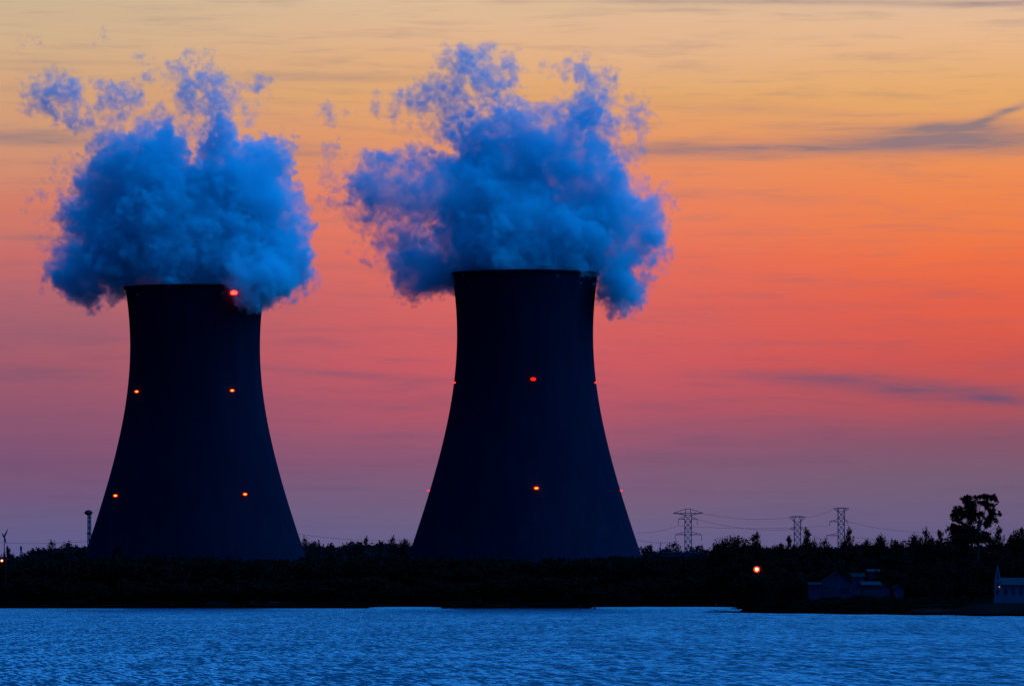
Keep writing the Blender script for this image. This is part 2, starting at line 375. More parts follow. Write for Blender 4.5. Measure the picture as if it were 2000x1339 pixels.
# ------------------------------------------------------------------ steam
def spec_noise(rng, shape, vox, beta, lmin, lmax):
    kx = np.fft.fftfreq(shape[0], vox).astype(np.float32)[:, None, None]; ky = np.fft.fftfreq(shape[1], vox).astype(np.float32)[None, :, None]
    kz = np.fft.rfftfreq(shape[2], vox).astype(np.float32)[None, None, :]
    kk = np.sqrt(kx * kx + ky * ky + kz * kz) + 1e-6
    amp = (kk + 1 / lmax) ** (-beta / 2) * np.exp(-(kk * lmin) ** 2 * .5)
    f = np.fft.rfftn(rng.standard_normal(shape).astype(np.float32)); f *= amp; f[0, 0, 0] = 0
    o = np.fft.irfftn(f, s=shape, axes=(0, 1, 2)).astype(np.float32); return o / o.std()
def steam(name, label, Yc, blobs, wisps, holes, box, depth, vox, seed, density):
    """blobs / wisps: px, py, rx, ry (photo pixels at distance Yc), weight, depth offset m, depth radius m"""
    mpp = Yc / F
    x0, x1 = (box[0] - 1000) * mpp, (box[2] - 1000) * mpp
    z1, z0 = CH + (HZ - box[1]) * mpp, CH + (HZ - box[3]) * mpp
    y0, y1 = Yc - depth, Yc + depth
    nx_, ny_, nz_ = [int((b_ - a_) / vox) // 2 * 2 for a_, b_ in ((x0, x1), (y0, y1), (z0, z1))]
    gx = x0 + np.arange(nx_, dtype=np.float32) * vox; gy = y0 + np.arange(ny_, dtype=np.float32) * vox; gz = z0 + np.arange(nz_, dtype=np.float32) * vox
    rng = np.random.default_rng(seed); shp = (nx_, ny_, nz_)
    X = np.broadcast_to(gx[:, None, None], shp).copy(); Y = np.broadcast_to(gy[None, :, None], shp).copy(); Z = np.broadcast_to(gz[None, None, :], shp).copy()
    for A in (X, Y, Z):
        A += spec_noise(rng, shp, vox, 4.4, 2.0, 22) * 2.6
    fb = spec_noise(rng, shp, vox, 4.0, .5, 18)
    fine = spec_noise(rng, shp, vox, 3.5, .3, 8)
    rid = 1 - np.abs(spec_noise(rng, shp, vox, 4.4, .8, 14))
    wn = spec_noise(rng, shp, vox, 4.8, 1.0, 20); rid2 = 1 - np.abs(spec_noise(rng, shp, vox, 4.8, 1.2, 16))
    def field(items, sharp=1.0):
        Fd = np.zeros(shp, np.float32)
        for it in items:
            px, py, rx, ry, wt = it[:5]; off = it[5] if len(it) > 5 else rng.uniform(-8, 8)
            rx *= mpp; rz = ry * mpp; ryy = it[6] if len(it) > 6 else max(6, min(30, .9 * (rx + rz) / 1.6))
            cxx = (px - 1000) * mpp; czz = CH + (HZ - py) * mpp; cyy_ = Yc + off; ryy *= (.72 if it in blobs and py < 340 else 1)
            mg = 10
            i0, i1 = np.searchsorted(gx, [cxx - rx - mg, cxx + rx + mg]); j0, j1 = np.searchsorted(gy, [cyy_ - ryy - mg, cyy_ + ryy + mg]); k0, k1 = np.searchsorted(gz, [czz - rz - mg, czz + rz + mg])
            if i1 <= i0 or j1 <= j0 or k1 <= k0: continue
            sl_ = np.s_[i0:i1, j0:j1, k0:k1]
            d2 = ((X[sl_] - cxx) / rx) ** 2 + ((Y[sl_] - cyy_) / ryy) ** 2 + ((Z[sl_] - czz) / rz) ** 2
            kv = np.clip(1.25 - d2, 0, 1.25) / 1.25
            Fd[sl_] = np.maximum(Fd[sl_], 0) + wt * kv * (1 - .35 * np.minimum(Fd[sl_], 1))
        return Fd
    A = field(blobs); Bw = field(wisps); H = field(holes)
    bil = (np.abs(spec_noise(rng, shp, vox, 4.4, .8, 22)) - .8) + .42 * (np.abs(spec_noise(rng, shp, vox, 4.0, .6, 7)) - .8); fb = np.clip(.55 * fb + .9 * bil, -2.0, 2.2); gA = np.clip(A / .35, 0, 1); gB = np.clip(Bw / .25, 0, 1)
    core = np.clip((A - .24 - H * 1.15 + gA * (.21 * fb)) / .22, 0, 1)
    core = core * core * (3 - 2 * core)
    wis = np.clip((Bw - .17 + gB * (.20 * wn + .05 * fb)) / .50, 0, 1) * np.clip(.25 + .85 * rid2, .05, 1.1)
    halo = np.clip((A - .10 - H * .6 + gA * .16 * wn) / .5, 0, 1) * np.clip((rid2 - .1) / .8, 0, 1) * .16
    big = spec_noise(rng, shp, vox, 4.6, 6, 60)
    D = core * np.clip(1.05 + .55 * big + .30 * fb, .15, 2.2) + wis * 1.1 + halo * .8
    edge = np.minimum.reduce([np.minimum(np.arange(n_), n_ - 1 - np.arange(n_)).astype(np.float32).reshape([-1 if a_ == ax else 1 for a_ in range(3)]) * np.ones(shp, np.float32) for ax, n_ in enumerate(shp)])
    D = (D * np.clip(edge / 6, 0, 1) * density).astype(np.float32)
    D[D < density * .004] = 0
    # nothing may sit inside the concrete: keep the steam below the rim out of the shell wall
    N = nx_ * ny_ * nz_
    me = bpy.data.meshes.new(name); me.vertices.add(N)
    at = me.attributes.new('steam_density', 'FLOAT', 'POINT'); at.data.foreach_set('value', D.ravel())
    grid_points = bpy.data.objects.new('steam_grid_points', me)
    vol = bpy.data.volumes.new(name); o = bpy.data.objects.new(name, vol); COL.objects.link(o)
    tag(o, label, 'steam cloud', 'steam clouds over the cooling towers')
    ng = bpy.data.node_groups.new('steam_grid', 'GeometryNodeTree')
    ng.interface.new_socket('Geometry', in_out='INPUT', socket_type='NodeSocketGeometry'); ng.interface.new_socket('Geometry', in_out='OUTPUT', socket_type='NodeSocketGeometry')
    q = NT(ng); gi = q.n('NodeGroupInput'); go = q.n('NodeGroupOutput')
    pos = q.n('GeometryNodeInputPosition'); sx_ = q.n('ShaderNodeSeparateXYZ'); q.put(sx_.inputs[0], pos.outputs[0])
    idx = []
    for a_, lo, n_ in ((0, x0, nx_), (1, y0, ny_), (2, z0, nz_)):
        v = q.m('ROUND', q.m('DIVIDE', q.m('SUBTRACT', sx_.outputs[a_], float(lo)), float(vox)))
        idx.append(q.m('MINIMUM', q.m('MAXIMUM', v, 0.0), float(n_ - 1)))
    lin_i = q.m('MULTIPLY_ADD', q.m('MULTIPLY_ADD', idx[0], float(ny_), idx[1]), float(nz_), idx[2])
    na = q.n('GeometryNodeInputNamedAttribute', data_type='FLOAT'); na.inputs[0].default_value = 'steam_density'
    si = q.n('GeometryNodeSampleIndex', data_type='FLOAT', domain='POINT')
    oi = q.n('GeometryNodeObjectInfo'); oi.inputs['Object'].default_value = grid_points; q.put(si.inputs['Geometry'], oi.outputs['Geometry']); q.put(si.inputs['Value'], na.outputs[0]); q.put(si.inputs['Index'], lin_i)
    vc = q.n('GeometryNodeVolumeCube'); q.put(vc.inputs['Density'], si.outputs[0]); vc.inputs['Background'].default_value = 0
    vc.inputs['Min'].default_value = (x0, y0, z0); vc.inputs['Max'].default_value = (x0 + (nx_ - 1) * vox, y0 + (ny_ - 1) * vox, z0 + (nz_ - 1) * vox)
    vc.inputs['Resolution X'].default_value = nx_; vc.inputs['Resolution Y'].default_value = ny_; vc.inputs['Resolution Z'].default_value = nz_
    sm = q.n('GeometryNodeSetMaterial'); q.put(sm.inputs[0], vc.outputs[0]); sm.inputs['Material'].default_value = STEAM
    q.put(go.inputs[0], sm.outputs[0])
    md = o.modifiers.new('steam_grid', 'NODES'); md.node_group = ng
    vol.materials.append(STEAM)
    return o
STEAM = bpy.data.materials.new('steam'); STEAM.use_nodes = True; STEAM.node_tree.nodes.clear(); k = NT(STEAM.node_tree)
pv = k.n('ShaderNodeVolumePrincipled'); pv.inputs['Color'].default_value = (.28, .94, .99, 1); pv.inputs['Density'].default_value = 1.0
pv.inputs['Anisotropy'].default_value = .0
oo = k.n('ShaderNodeOutputMaterial'); k.put(oo.inputs['Volume'], pv.outputs[0])
#STEAMDATA
RB = [ # px, py, rx, ry, weight, depth offset, depth radius
    (1026, 520, 150, 50, 1.0, 0, 28), (1026, 470, 165, 75, 1.0, 0, 30), (930, 480, 100, 70, .9, 4, 24), (1120, 480, 90, 65, .9, 0, 24),
    (1030, 420, 150, 80, .9, 3, 26), (835, 500, 95, 75, .85, 8, 18), (815, 525, 70, 52, .8, 9, 15), (870, 440, 70, 50, .6, 0, 14),
    (870, 375, 125, 60, .95, 0, 20), (1050, 250, 75, 50, .8, 0, 14), (950, 350, 110, 65, .9, 5, 20), (790, 370, 75, 55, .9, 0, 17), (735, 345, 52, 45, .9, 0, 14), (745, 395, 50, 48, .55, 0, 11),
    (715, 400, 35, 45, .45, 2, 9), (765, 440, 40, 42, .5, 2, 9), (830, 330, 70, 42, .65, 0, 13), (785, 445, 60, 48, .55, 2, 10), (785, 490, 48, 48, .5, 4, 10), (720, 370, 60, 45, .6, 0, 11),
    (1000, 290, 110, 70, .95, 0, 20), (1080, 290, 95, 75, .95, 4, 20), (935, 270, 60, 50, .7, 0, 14), (1000, 225, 35, 45, .7, 0, 9), (960, 235, 40, 40, .65, 2, 10),
    (1095, 235, 55, 45, .8, 0, 12), (1140, 260, 55, 50, .6, 3, 12), (1155, 340, 80, 75, .8, 0, 18), (1190, 400, 80, 70, .8, 2, 17),
    (1250, 415, 70, 62, .75, 0, 15), (1270, 440, 50, 52, .6, 0, 12), (1240, 480, 70, 60, .65, 0, 14), (1180, 475, 80, 66, .8, 6, 16),
    (1215, 540, 60, 60, .52, -10, 12), (1213, 562, 50, 55, .6, 3, 11), ]
RWISP = [(935, 118, 75, 42, .9, 0, 9), (975, 150, 45, 45, .8, 0, 8), (850, 170, 65, 38, .9, 0, 8), (820, 190, 50, 30, .7, 2, 7), (895, 200, 75, 45, .5, 3, 8), (770, 215, 50, 38, .5, 0, 7),
    (840, 240, 60, 35, .5, 0, 7), (900, 250, 60, 45, .6, 0, 8), (1110, 130, 38, 32, .6, 0, 7), (1150, 175, 55, 55, .62, 0, 9), (1190, 220, 40, 45, .5, 2, 8), (1225, 225, 35, 40, .6, 0, 7),
    (1250, 260, 30, 45, .75, 0, 7), (1215, 295, 50, 35, .4, 0, 8), (1140, 230, 70, 50, .6, 0, 9), (660, 228, 34, 20, .45, 0, 5), (648, 300, 28, 22, .38, 0, 5), (650, 350, 24, 30, .33, 0, 5), (652, 398, 34, 14, .45, 0, 5),
    (700, 425, 36, 44, .6, 0, 8), (730, 460, 40, 40, .4, 0, 8), (800, 310, 70, 35, .55, 0, 9), (1290, 400, 35, 45, .5, 0, 8), (1280, 490, 42, 52, .5, 0, 9), (1232, 565, 42, 48, .5, 0, 8)]
RHOLE = [(1112, 402, 46, 14, .6, 0, 45), (832, 438, 34, 13, .7, 0, 40), (795, 452, 24, 13, .5, 0, 40), (905, 290, 34, 18, .6, 0, 40), (985, 272, 28, 14, .5, 0, 40), (790, 345, 25, 20, .3, 0, 40),
    (880, 232, 20, 16, .5, 0, 30), (1205, 265, 26, 42, .8, 0, 40), (1270, 540, 40, 36, .4, 0, 30), (1050, 220, 30, 22, .6, 0, 40), (1185, 500, 18, 45, .35, -4, 30)]
LB = [(378, 545, 140, 45, 1.0, 0, 27), (378, 490, 165, 75, 1.0, 0, 30), (250, 490, 110, 80, .95, 4, 24), (185, 520, 92, 75, .9, 8, 18), (165, 530, 72, 62, .85, 8, 15), (160, 460, 55, 65, .5, 6, 12),
    (300, 420, 140, 85, .95, 0, 25), (210, 400, 90, 70, .8, 2, 17), (290, 345, 125, 85, .95, 0, 22), (200, 350, 65, 55, .7, 0, 14), (300, 295, 75, 45, .85, 0, 15), (235, 290, 45, 40, .5, 0, 11),
    (450, 430, 130, 100, .95, 0, 26), (480, 350, 90, 80, .95, 0, 20), (430, 290, 42, 62, .85, 0, 12), (425, 262, 32, 36, .8, 0, 9), (520, 340, 50, 70, .85, 2, 14), (535, 315, 35, 48, .5, 0, 10), (545, 430, 60, 80, .85, 0, 16),
    (550, 505, 62, 75, .85, -6, 17), (500, 530, 95, 65, 1.0, -14, 22), (522, 553, 76, 46, 1.0, -22, 16), (505, 562, 48, 32, 1.0, -31, 10), (380, 380, 80, 60, .7, 0, 18)]
LWISP = [(100, 180, 65, 42, .85, 0, 9), (85, 195, 42, 36, .7, 0, 8), (140, 225, 48, 28, .7, 0, 7), (175, 250, 42, 30, .5, 0, 7), (230, 185, 50, 36, .62, 0, 8), (205, 225, 28, 50, .6, 0, 7), (180, 172, 46, 14, .4, 0, 6), (255, 195, 30, 22, .5, 0, 6),
    (400, 160, 60, 32, 1.0, 0, 9), (412, 205, 45, 34, .75, 0, 8), (375, 195, 38, 34, .5, 0, 8), (330, 145, 58, 26, .6, 0, 8), (368, 105, 24, 20, .5, 0, 5), (398, 112, 18, 14, .4, 0, 5), (292, 125, 34, 24, .42, 0, 6), (485, 165, 50, 24, .55, 0, 7), (510, 170, 22, 26, .4, 0, 6),
    (480, 215, 44, 34, .32, 0, 7), (325, 240, 42, 26, .6, 0, 8), (280, 250, 50, 28, .45, 0, 8), (200, 285, 52, 42, .6, 0, 9), (150, 430, 44, 70, .55, 0, 9), (120, 510, 40, 60, .55, 0, 9), (375, 270, 34, 40, .5, 0, 8), (65, 75, 28, 16, .45, 0, 5), (50, 95, 26, 18, .3, 0, 5),
    (205, 75, 20, 18, .25, 0, 5), (110, 352, 18, 30, .45, 0, 5), (60, 372, 18, 14, .35, 0, 4), (46, 408, 16, 26, .42, 0, 4), (80, 440, 26, 18, .3, 0, 5), (590, 540, 36, 60, .55, -4, 9), (540, 290, 34, 34, .5, 0, 8), (300, 60, 5, 5, .0, 0, 4)]
LHOLE = [(372, 310, 26, 30, .6, 0, 40), (185, 412, 18, 14, .6, 0, 40), (255, 378, 36, 12, .35, 0, 30), (545, 345, 14, 16, .6, 0, 30), (140, 480, 18, 20, .35, 0, 30), (470, 255, 22, 26, .5, 0, 30), (355, 330, 16, 18, .3, 0, 30)]
VOX = .5
steam('steam_cloud', 'right steam cloud, ragged and blue, billowing wider than the rim with torn wisps above', YR, RB, RWISP, RHOLE, (600, 60, 1350, 640), 42, VOX, 5, .18)
steam('steam_cloud', 'left steam cloud, blue and fuller, spilling over the right side of the rim', YL, LB, LWISP, LHOLE, (10, 30, 640, 625), 42, VOX, 11, .18)

# ------------------------------------------------------------------ trees
nr_ = np.random.default_rng(3)
def leaf_cloud(lumps, n, size, seed, jag=.35):
    """many small leaf quads clustered in clumps inside the given lumps (x, y, z, rx, ry, rz)"""
    g = np.random.default_rng(seed); vol = np.array([l[3] * l[4] * l[5] for l in lumps]) ** .8; vol /= vol.sum()
    V_ = []; 
    for l, f in zip(lumps, vol):
        c = np.array(l[:3]); r = np.array(l[3:6]); nn = max(30, int(n * f)); nc = max(5, int(nn / 28))
        d = g.standard_normal((nc, 3)); d /= np.linalg.norm(d, axis=1)[:, None]
        cc = d * (g.uniform(.25, 1.0, (nc, 1)) ** .5) * (1 + jag * g.standard_normal((nc, 1)) * .35)
        pick = g.integers(0, nc, nn)
        pts = c + (cc[pick] + g.standard_normal((nn, 3)) * .2) * r
        a = g.standard_normal((nn, 3)); a /= np.linalg.norm(a, axis=1)[:, None]
        b_ = np.cross(a, g.standard_normal((nn, 3))); b_ /= np.linalg.norm(b_, axis=1)[:, None]
        s_ = size * g.uniform(.6, 1.4, (nn, 1))
        V_.append(np.stack([pts - a * s_, pts - b_ * s_ * .6, pts + a * s_, pts + b_ * s_ * .6], 1))
    v = np.concatenate(V_).reshape(-1, 3); return v
def leaf_mesh(name, v, mat):
    n = len(v) // 4; me = bpy.data.meshes.new(name)
    me.vertices.add(len(v)); me.vertices.foreach_set('co', v.astype(np.float32).ravel())
    me.loops.add(n * 4); me.loops.foreach_set('vertex_index', np.arange(n * 4, dtype=np.int32))
    me.polygons.add(n); me.polygons.foreach_set('loop_start', np.arange(0, n * 4, 4, dtype=np.int32))
    me.update(calc_edges=True); me.materials.append(mat); return me
def tree_parts(kind, seed):
    """unit tree, 1 m tall: lumps of the crown and the limbs that carry them"""
    g = random.Random(seed); lumps = []
    if kind == 'round':
        for i in range(9):
            a = g.uniform(0, 6.28); q = g.uniform(.05, .26); z = g.uniform(.38, .84); f = 1 - abs(z - .6) * 1.2
            lumps.append((q * math.cos(a) * f, q * math.sin(a) * f, z, g.uniform(.12, .19), g.uniform(.12, .19), g.uniform(.10, .15)))
        lumps.append((0, 0, .88, .09, .09, .11)); lumps.append((0, 0, .6, .2, .2, .2))
    elif kind == 'open':
        for i in range(10):
            a = g.uniform(0, 6.28); q = g.uniform(.12, .34); z = g.uniform(.45, .92)
            lumps.append((q * math.cos(a), q * math.sin(a), z, g.uniform(.06, .12), g.uniform(.06, .12), g.uniform(.05, .09)))
    elif kind == 'tall':
        for i in range(11):
            z = .3 + .62 * i / 10; a = g.uniform(0, 6.28); q = .10 * (1 - abs(z - .55))
            lumps.append((q * math.cos(a), q * math.sin(a), z, g.uniform(.07, .13) * (1.25 - z * .7), g.uniform(.07, .12) * (1.25 - z * .7), .08))
        lumps.append((0, 0, .92, .06, .06, .06))
    else:   # bush
        for i in range(7):
            a = g.uniform(0, 6.28); q = g.uniform(.1, .4); z = g.uniform(.25, .72)
            lumps.append((q * math.cos(a), q * math.sin(a), z, g.uniform(.2, .3), g.uniform(.2, .3), g.uniform(.15, .25)))
    tr = MB(); tr.tube([(0, 0, -.03), (.01, 0, .2), (0, .01, .45), (0, 0, .75)], [.028, .021, .014, .006], 7)
    for l in lumps[:8]:
        z0_ = max(.15, l[2] - g.uniform(.15, .3)); tr.tube([(0, 0, z0_), (l[0] * .5, l[1] * .5, (z0_ + l[2]) / 2 + .02), l[:3]], [.010, .007, .003], 5)
    return lumps, tr
TREES = {}
for kind in ('round', 'open', 'tall', 'bush'):
    for vv in range(3):
        lumps, tr = tree_parts(kind, 10 * len(kind) + vv)
        n = {'round': 5200, 'open': 3400, 'tall': 3600, 'bush': 3000}[kind]
        cv = leaf_cloud(lumps, n, {'round': .016, 'open': .015, 'tall': .016, 'bush': .024}[kind], 40 + vv)
        tm = bpy.data.meshes.new('trunk'); tm.from_pydata(tr.v, [], tr.f); tm.materials.append(M['bark'])
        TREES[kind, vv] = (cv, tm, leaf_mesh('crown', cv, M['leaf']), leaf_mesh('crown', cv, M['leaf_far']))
def ground_z(Y): return 2.0 if Y < 3000 else 5.0
def tree(px, top, Y, wpx, kind, label, far=False, name='tree', group='trees on the skyline'):
    vv = rnd.randrange(3); cv, tm, ml, mf = TREES[kind, vv]
    c = P(px, top, Y); z0_ = ground_z(Y); h = c.z - z0_
    r = empty(name, (c.x, Y, z0_), rnd.uniform(0, 6.28)); tag(r, label, 'tree', group)
    base_w = {'round': .62, 'open': .7, 'tall': .36, 'bush': 1.0}[kind]
    sx_ = max(wpx * {'round': 1.45, 'open': 1.35, 'tall': 1.9}[kind] * Y / F, h * .22) / base_w; r.scale = (sx_, sx_, h * 1.04)
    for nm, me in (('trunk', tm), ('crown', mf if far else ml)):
        o = bpy.data.objects.new(nm, me); COL.objects.link(o); o.parent = r
    return r
def wood(name, label, spots, far=False):
    """a mass of trees that reads as one: one mesh of leaves; spots = x, y, ground z, height, width"""
    out = []
    for i, (X, Y, z, h, wd) in enumerate(spots):
        kind = rnd.choice(('round', 'bush')); cv = TREES[kind, rnd.randrange(3)][0]
        cv = cv.reshape(-1, 4, 3)[::2].reshape(-1, 3)
        a = rnd.uniform(0, 6.28); c_, s_ = math.cos(a), math.sin(a); bw = {'round': .62, 'tall': .36, 'bush': 1.0}[kind]
        sc = wd / bw * 1.7
        v = cv.copy(); cen = v.reshape(-1, 4, 3).mean(1, keepdims=True); v = (cen + (v.reshape(-1, 4, 3) - cen) * 1.6).reshape(-1, 3)
        v = np.stack([(v[:, 0] * c_ - v[:, 1] * s_) * sc + X, (v[:, 0] * s_ + v[:, 1] * c_) * sc + Y, v[:, 2] * h + z], 1); out.append(v)
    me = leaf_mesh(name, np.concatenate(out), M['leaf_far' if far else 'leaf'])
    o = bpy.data.objects.new(name, me); COL.objects.link(o); tag(o, label, 'woodland', kind='stuff'); return o
def row_to_spot(px, top, Y, z=None):
    c = P(px, top, Y); z = ground_z(Y) if z is None else z; return c.x, Y, z, c.z - z

# --- the flat-topped dark wood along the far shore, in front of the towers
sp_ = []
for rowi, (Y, ex) in enumerate(((2262, 8), (2275, 4), (2290, 0), (2305, -1), (2325, 0))):
    px = -60.
    while px < 1450:
        top = 1087 + ex * .8 + rnd.uniform(-1.5, 3) + 3 * math.sin(px * .013 + 1)
        X, Y_, z, h = row_to_spot(px, top, Y + rnd.uniform(-5, 5), 1.5)
        sp_.append((X, Y_, z, h / .99, rnd.uniform(7, 11))); px += rnd.uniform(18, 30)
wood('shore_wood', 'black flat-topped belt of trees along the far shore in front of the towers', sp_)
# low scrub right at the water
sp_ = []
px = -60.
while px < 1460:
    X, Y_, z, h = row_to_spot(px, rnd.uniform(1118, 1150), shore_y((px - 1000) / F * 2240) + rnd.uniform(5, 9), .3); sp_.append((X, Y_, z, h, rnd.uniform(7, 12))); px += rnd.uniform(12, 20)
wood('shore_scrub', 'low dark scrub at the water edge below the tree belt', sp_)
# --- distant woods behind the towers
def far_line(px):
    K = [(-400, 1080), (-40, 1084), (0, 1080), (45, 1078), (70, 1068), (100, 1063), (170, 1062), (300, 1066), (590, 1056), (640, 1058), (700, 1058), (760, 1054), (800, 1056), (900, 1060), (1250, 1068), (1290, 1074),
         (1300, 1068), (1340, 1068), (1400, 1064), (1500, 1064), (1700, 1062), (2050, 1060)]
    for (a, b_), (c, d) in zip(K, K[1:]):
        if a <= px <= c: return b_ + (d - b_) * (px - a) / (c - a)
    return 1070
sp_ = []
for Y in (2990, 3030, 3075):
    px = -330.
    while px < 2400:
        if not (310 < px < 520 or 880 < px < 1180):
            X, Y_, z, h = row_to_spot(px, far_line(px) + rnd.uniform(0, 5), Y + rnd.uniform(-15, 15), 4.0)
            sp_.append((X, Y_, z, h, rnd.uniform(7, 12)))
        px += rnd.uniform(16, 28)
wood('distant_wood', 'bluish distant woodland behind and between the two towers', sp_, True)
# low haze-dim scrub between towers and belt
# --- wood on the headland, black mass
def near_line(px):
    K = [(1395, 1090), (1420, 1062), (1440, 1058), (1490, 1060), (1505, 1066), (1540, 1062), (1600, 1060), (1700, 1060), (1755, 1058), (1762, 1066), (1800, 1054), (1850, 1048), (1960, 1046), (2060, 1044)]
    for (a, b_), (c, d) in zip(K, K[1:]):
        if a <= px <= c: return b_ + (d - b_) * (px - a) / (c - a)
    return 1090
sp_ = []
for Y, ex in ((1700, 42), (1740, 22), (1790, 6), (1830, 2), (1880, 0)):
    px = 1400. if Y > 1720 else 1460.
    while px < 2060:
        X, Y_, z, h = row_to_spot(px, near_line(px) + ex + rnd.uniform(0, 5) + (18 if px < 1440 else 0), Y + rnd.uniform(-10, 10), 1.8)
        sp_.append((X, Y_, z, h, rnd.uniform(5, 8))); px += rnd.uniform(14, 24)
hs = []
for Y, t0, t1 in ((1668, 1120, 1140), (1590, 1160, 1166), (1555, 1168, 1173), (1500, 1177, 1182)):
    px = 1452.
    while px < 2060:
        Yp = max(Y, point_shore(px) + 6)
        if not (Y == 1668 and 1570 < px < 1780 or Y == 1668 and px > 1925):
            X, Y_, z, h = row_to_spot(px, rnd.uniform(t0, t1) + (6 if px < 1600 and Y < 1600 else 0), Yp + rnd.uniform(-3, 3), .8)
            hs.append((X, Y_, z, max(1.0, h), rnd.uniform(3, 5)))
        px += rnd.uniform(7, 14)
wood('headland_scrub', 'low black scrub covering the bank of the headland', hs)
wood('headland_wood', 'black dense woodland covering the headland on the right', sp_)

# --- trees one can tell apart on the skyline
SK = [(1430, 1047, 1795, 52, 'round', 'first broad dark crown right of the left pylon'),
      (1474, 1045, 1800, 46, 'round', 'broad dark crown above the orange street lamp'),
      (1398, 1058, 1950, 34, 'round', 'low tree between the left pylon and the broad crowns'),
      (1524, 1058, 1800, 34, 'round', 'low rounded tree just left of the middle pylon'),
      (1546, 1039, 1805, 16, 'open', 'thin leaning tree touching the foot of the middle pylon'),
      (1577, 1036, 1795, 32, 'round', 'ragged tree right of the foot of the middle pylon'),
      (1612, 1056, 1800, 34, 'round', 'low tree between the middle and right pylons'),
      (1656, 1035, 1790, 28, 'round', 'ragged tree right of the foot of the right pylon'),
      (1694, 1055, 1800, 34, 'round', 'low rounded tree, first one right of the right pylon tree'),
      (1723, 1045, 1795, 24, 'round', 'small tree standing up left of the rounded clump'),
      (1745, 1050, 1790, 32, 'round', 'rounded clump just left of the dip in the skyline'),
      (1783, 1045, 1795, 32, 'round', 'pointed tree just right of the dip in the skyline'),
      (1810, 1035, 1790, 24, 'round', 'upright tree, second left of the tall bare-limbed tree'),
      (1840, 1027, 1780, 24, 'open', 'leaning thin tree beside the tall bare-limbed tree'),
      (1948, 1033, 1770, 34, 'round', 'small ragged tree right of the tall bare-limbed tree'),
      (1975, 1040, 1775, 26, 'round', 'low tree second from the right edge'),
      (1994, 1027, 1770, 32, 'round', 'dark tree at the right edge of the skyline'),
      (1822, 1052, 1760, 30, 'round', 'low round bush under the narrow upright trees')]
for px, top, Y, wd, kd, lab in SK: tree(px, top, Y, wd, kd, lab)
FAR = [(1268, 1062, 3000, 36, 'round', 'distant rounded tree at the right foot of the right tower'),
       (1318, 1061, 3005, 44, 'round', 'distant low tree left of the left pylon'),
       (1368, 1062, 3010, 34, 'round', 'distant low tree right of the left pylon'),
       (100, 1058, 2985, 26, 'round', 'distant tree at the top of the slope left of the left tower'),
       (134, 1060, 2985, 34, 'round', 'distant tree halfway between the slope and the water tower'),
       (74, 1066, 2985, 22, 'round', 'distant tree on the slope right of the short mast'),
       (594, 1051, 2985, 18, 'round', 'distant small tree at the right foot of the left tower'),
       (618, 1053, 2990, 34, 'round', 'distant rounded tree, nearest of its row to the left tower'),
       (687, 1053, 2990, 20, 'round', 'distant small tree left of the middle of the row between the towers'),
       (714, 1052, 2990, 22, 'round', 'distant small tree in the middle of the row between the towers'),
       (767, 1050, 2985, 22, 'round', 'distant tree, tallest of the row between the towers, near the right one'),
       (787, 1052, 2985, 22, 'round', 'distant round tree next to the left foot of the right tower')]
for px, top, Y, wd, kd, lab in FAR: tree(px, top, Y, wd, kd, lab, True, group='distant trees behind the towers')
tree(228, 1068, 2380, 30, 'round', 'dark ragged tree in front of the foot of the left tower', group='trees by the towers')
tree(14, 1071, 2290, 16, 'open', 'dark tree at the left edge below the wind turbine', group='trees by the towers')

# --- the tall tree
def tall_tree():
    Y = 1745.; mp = Y / F; c = P(1908, HZ, Y); root = empty('tall_tree', (c.x, Y, 2.6))
    tag(root, 'tallest tree on the right, bare limbs showing through a ragged gappy crown', 'tree')
    L = lambda px, py, dy_=0: ((px - 1908) * mp, dy_, CH + (HZ - py) * mp - 2.6)
    lum = [(1890, 976, 12, 8), (1893, 992, 13, 14), (1884, 1003, 11, 9), (1868, 996, 9, 9), (1863, 1008, 8, 8), (1870, 1015, 9, 7), (1901, 1008, 10, 12), (1912, 972, 6, 4),
           (1925, 970, 15, 5), (1940, 974, 8, 7), (1922, 982, 10, 7), (1932, 990, 8, 9), (1936, 1000, 9, 7), (1945, 980, 4, 4), (1951, 1004, 5, 5), (1936, 1015, 11, 10), (1930, 1024, 8, 7), (1915, 1004, 8, 7),
           (1866, 1033, 12, 10), (1880, 1036, 14, 12), (1898, 1042, 14, 12), (1892, 1026, 9, 6), (1915, 1020, 5, 9), (1920, 1045, 12, 8), (1908, 1034, 8, 8), (1880, 1050, 25, 9), (1910, 1052, 25, 8)]
    g = random.Random(4); lumps = []
    for px, py, rx, ry in lum:
        p = L(px, py, g.uniform(-4, 4)); lumps.append((*p, rx * mp * 1.05, rx * mp * 1.05, ry * mp * 1.0))
    tr = MB()
    tr.tube([(0, 0, -.5), L(1909, 1100), L(1911, 1050), L(1912, 1025), L(1914, 1005)], [.62, .5, .40, .32, .22], 9)
    for pts, r in (((( 1911, 1048), (1900, 1028), (1893, 1005), (1890, 980)), .24), (((1912, 1030), (1922, 1008), (1927, 990), (1928, 972)), .22), (((1911, 1052), (1890, 1030), (1872, 1012), (1866, 998)), .18),
                   (((1912, 1042), (1928, 1030), (1938, 1014), (1951, 1004)), .17), (((1914, 1008), (1912, 990), (1906, 978)), .14), (((1911, 1055), (1932, 1038), (1946, 1028)), .13), (((1911, 1060), (1880, 1040), (1862, 1034)), .15)):
        n_ = len(pts); tr.tube([L(px, py, (i * .9 if r > .16 else -i * .8)) for i, (px, py) in enumerate(pts)], [r * (1 - .75 * i / (n_ - 1)) for i in range(n_)], 7)
    tr.build('trunk', M['bark'], root)
    o = bpy.data.objects.new('crown', leaf_mesh('crown', leaf_cloud(lumps, 22000, .28, 9, .5), M['leaf'])); COL.objects.link(o); o.parent = root
tall_tree()

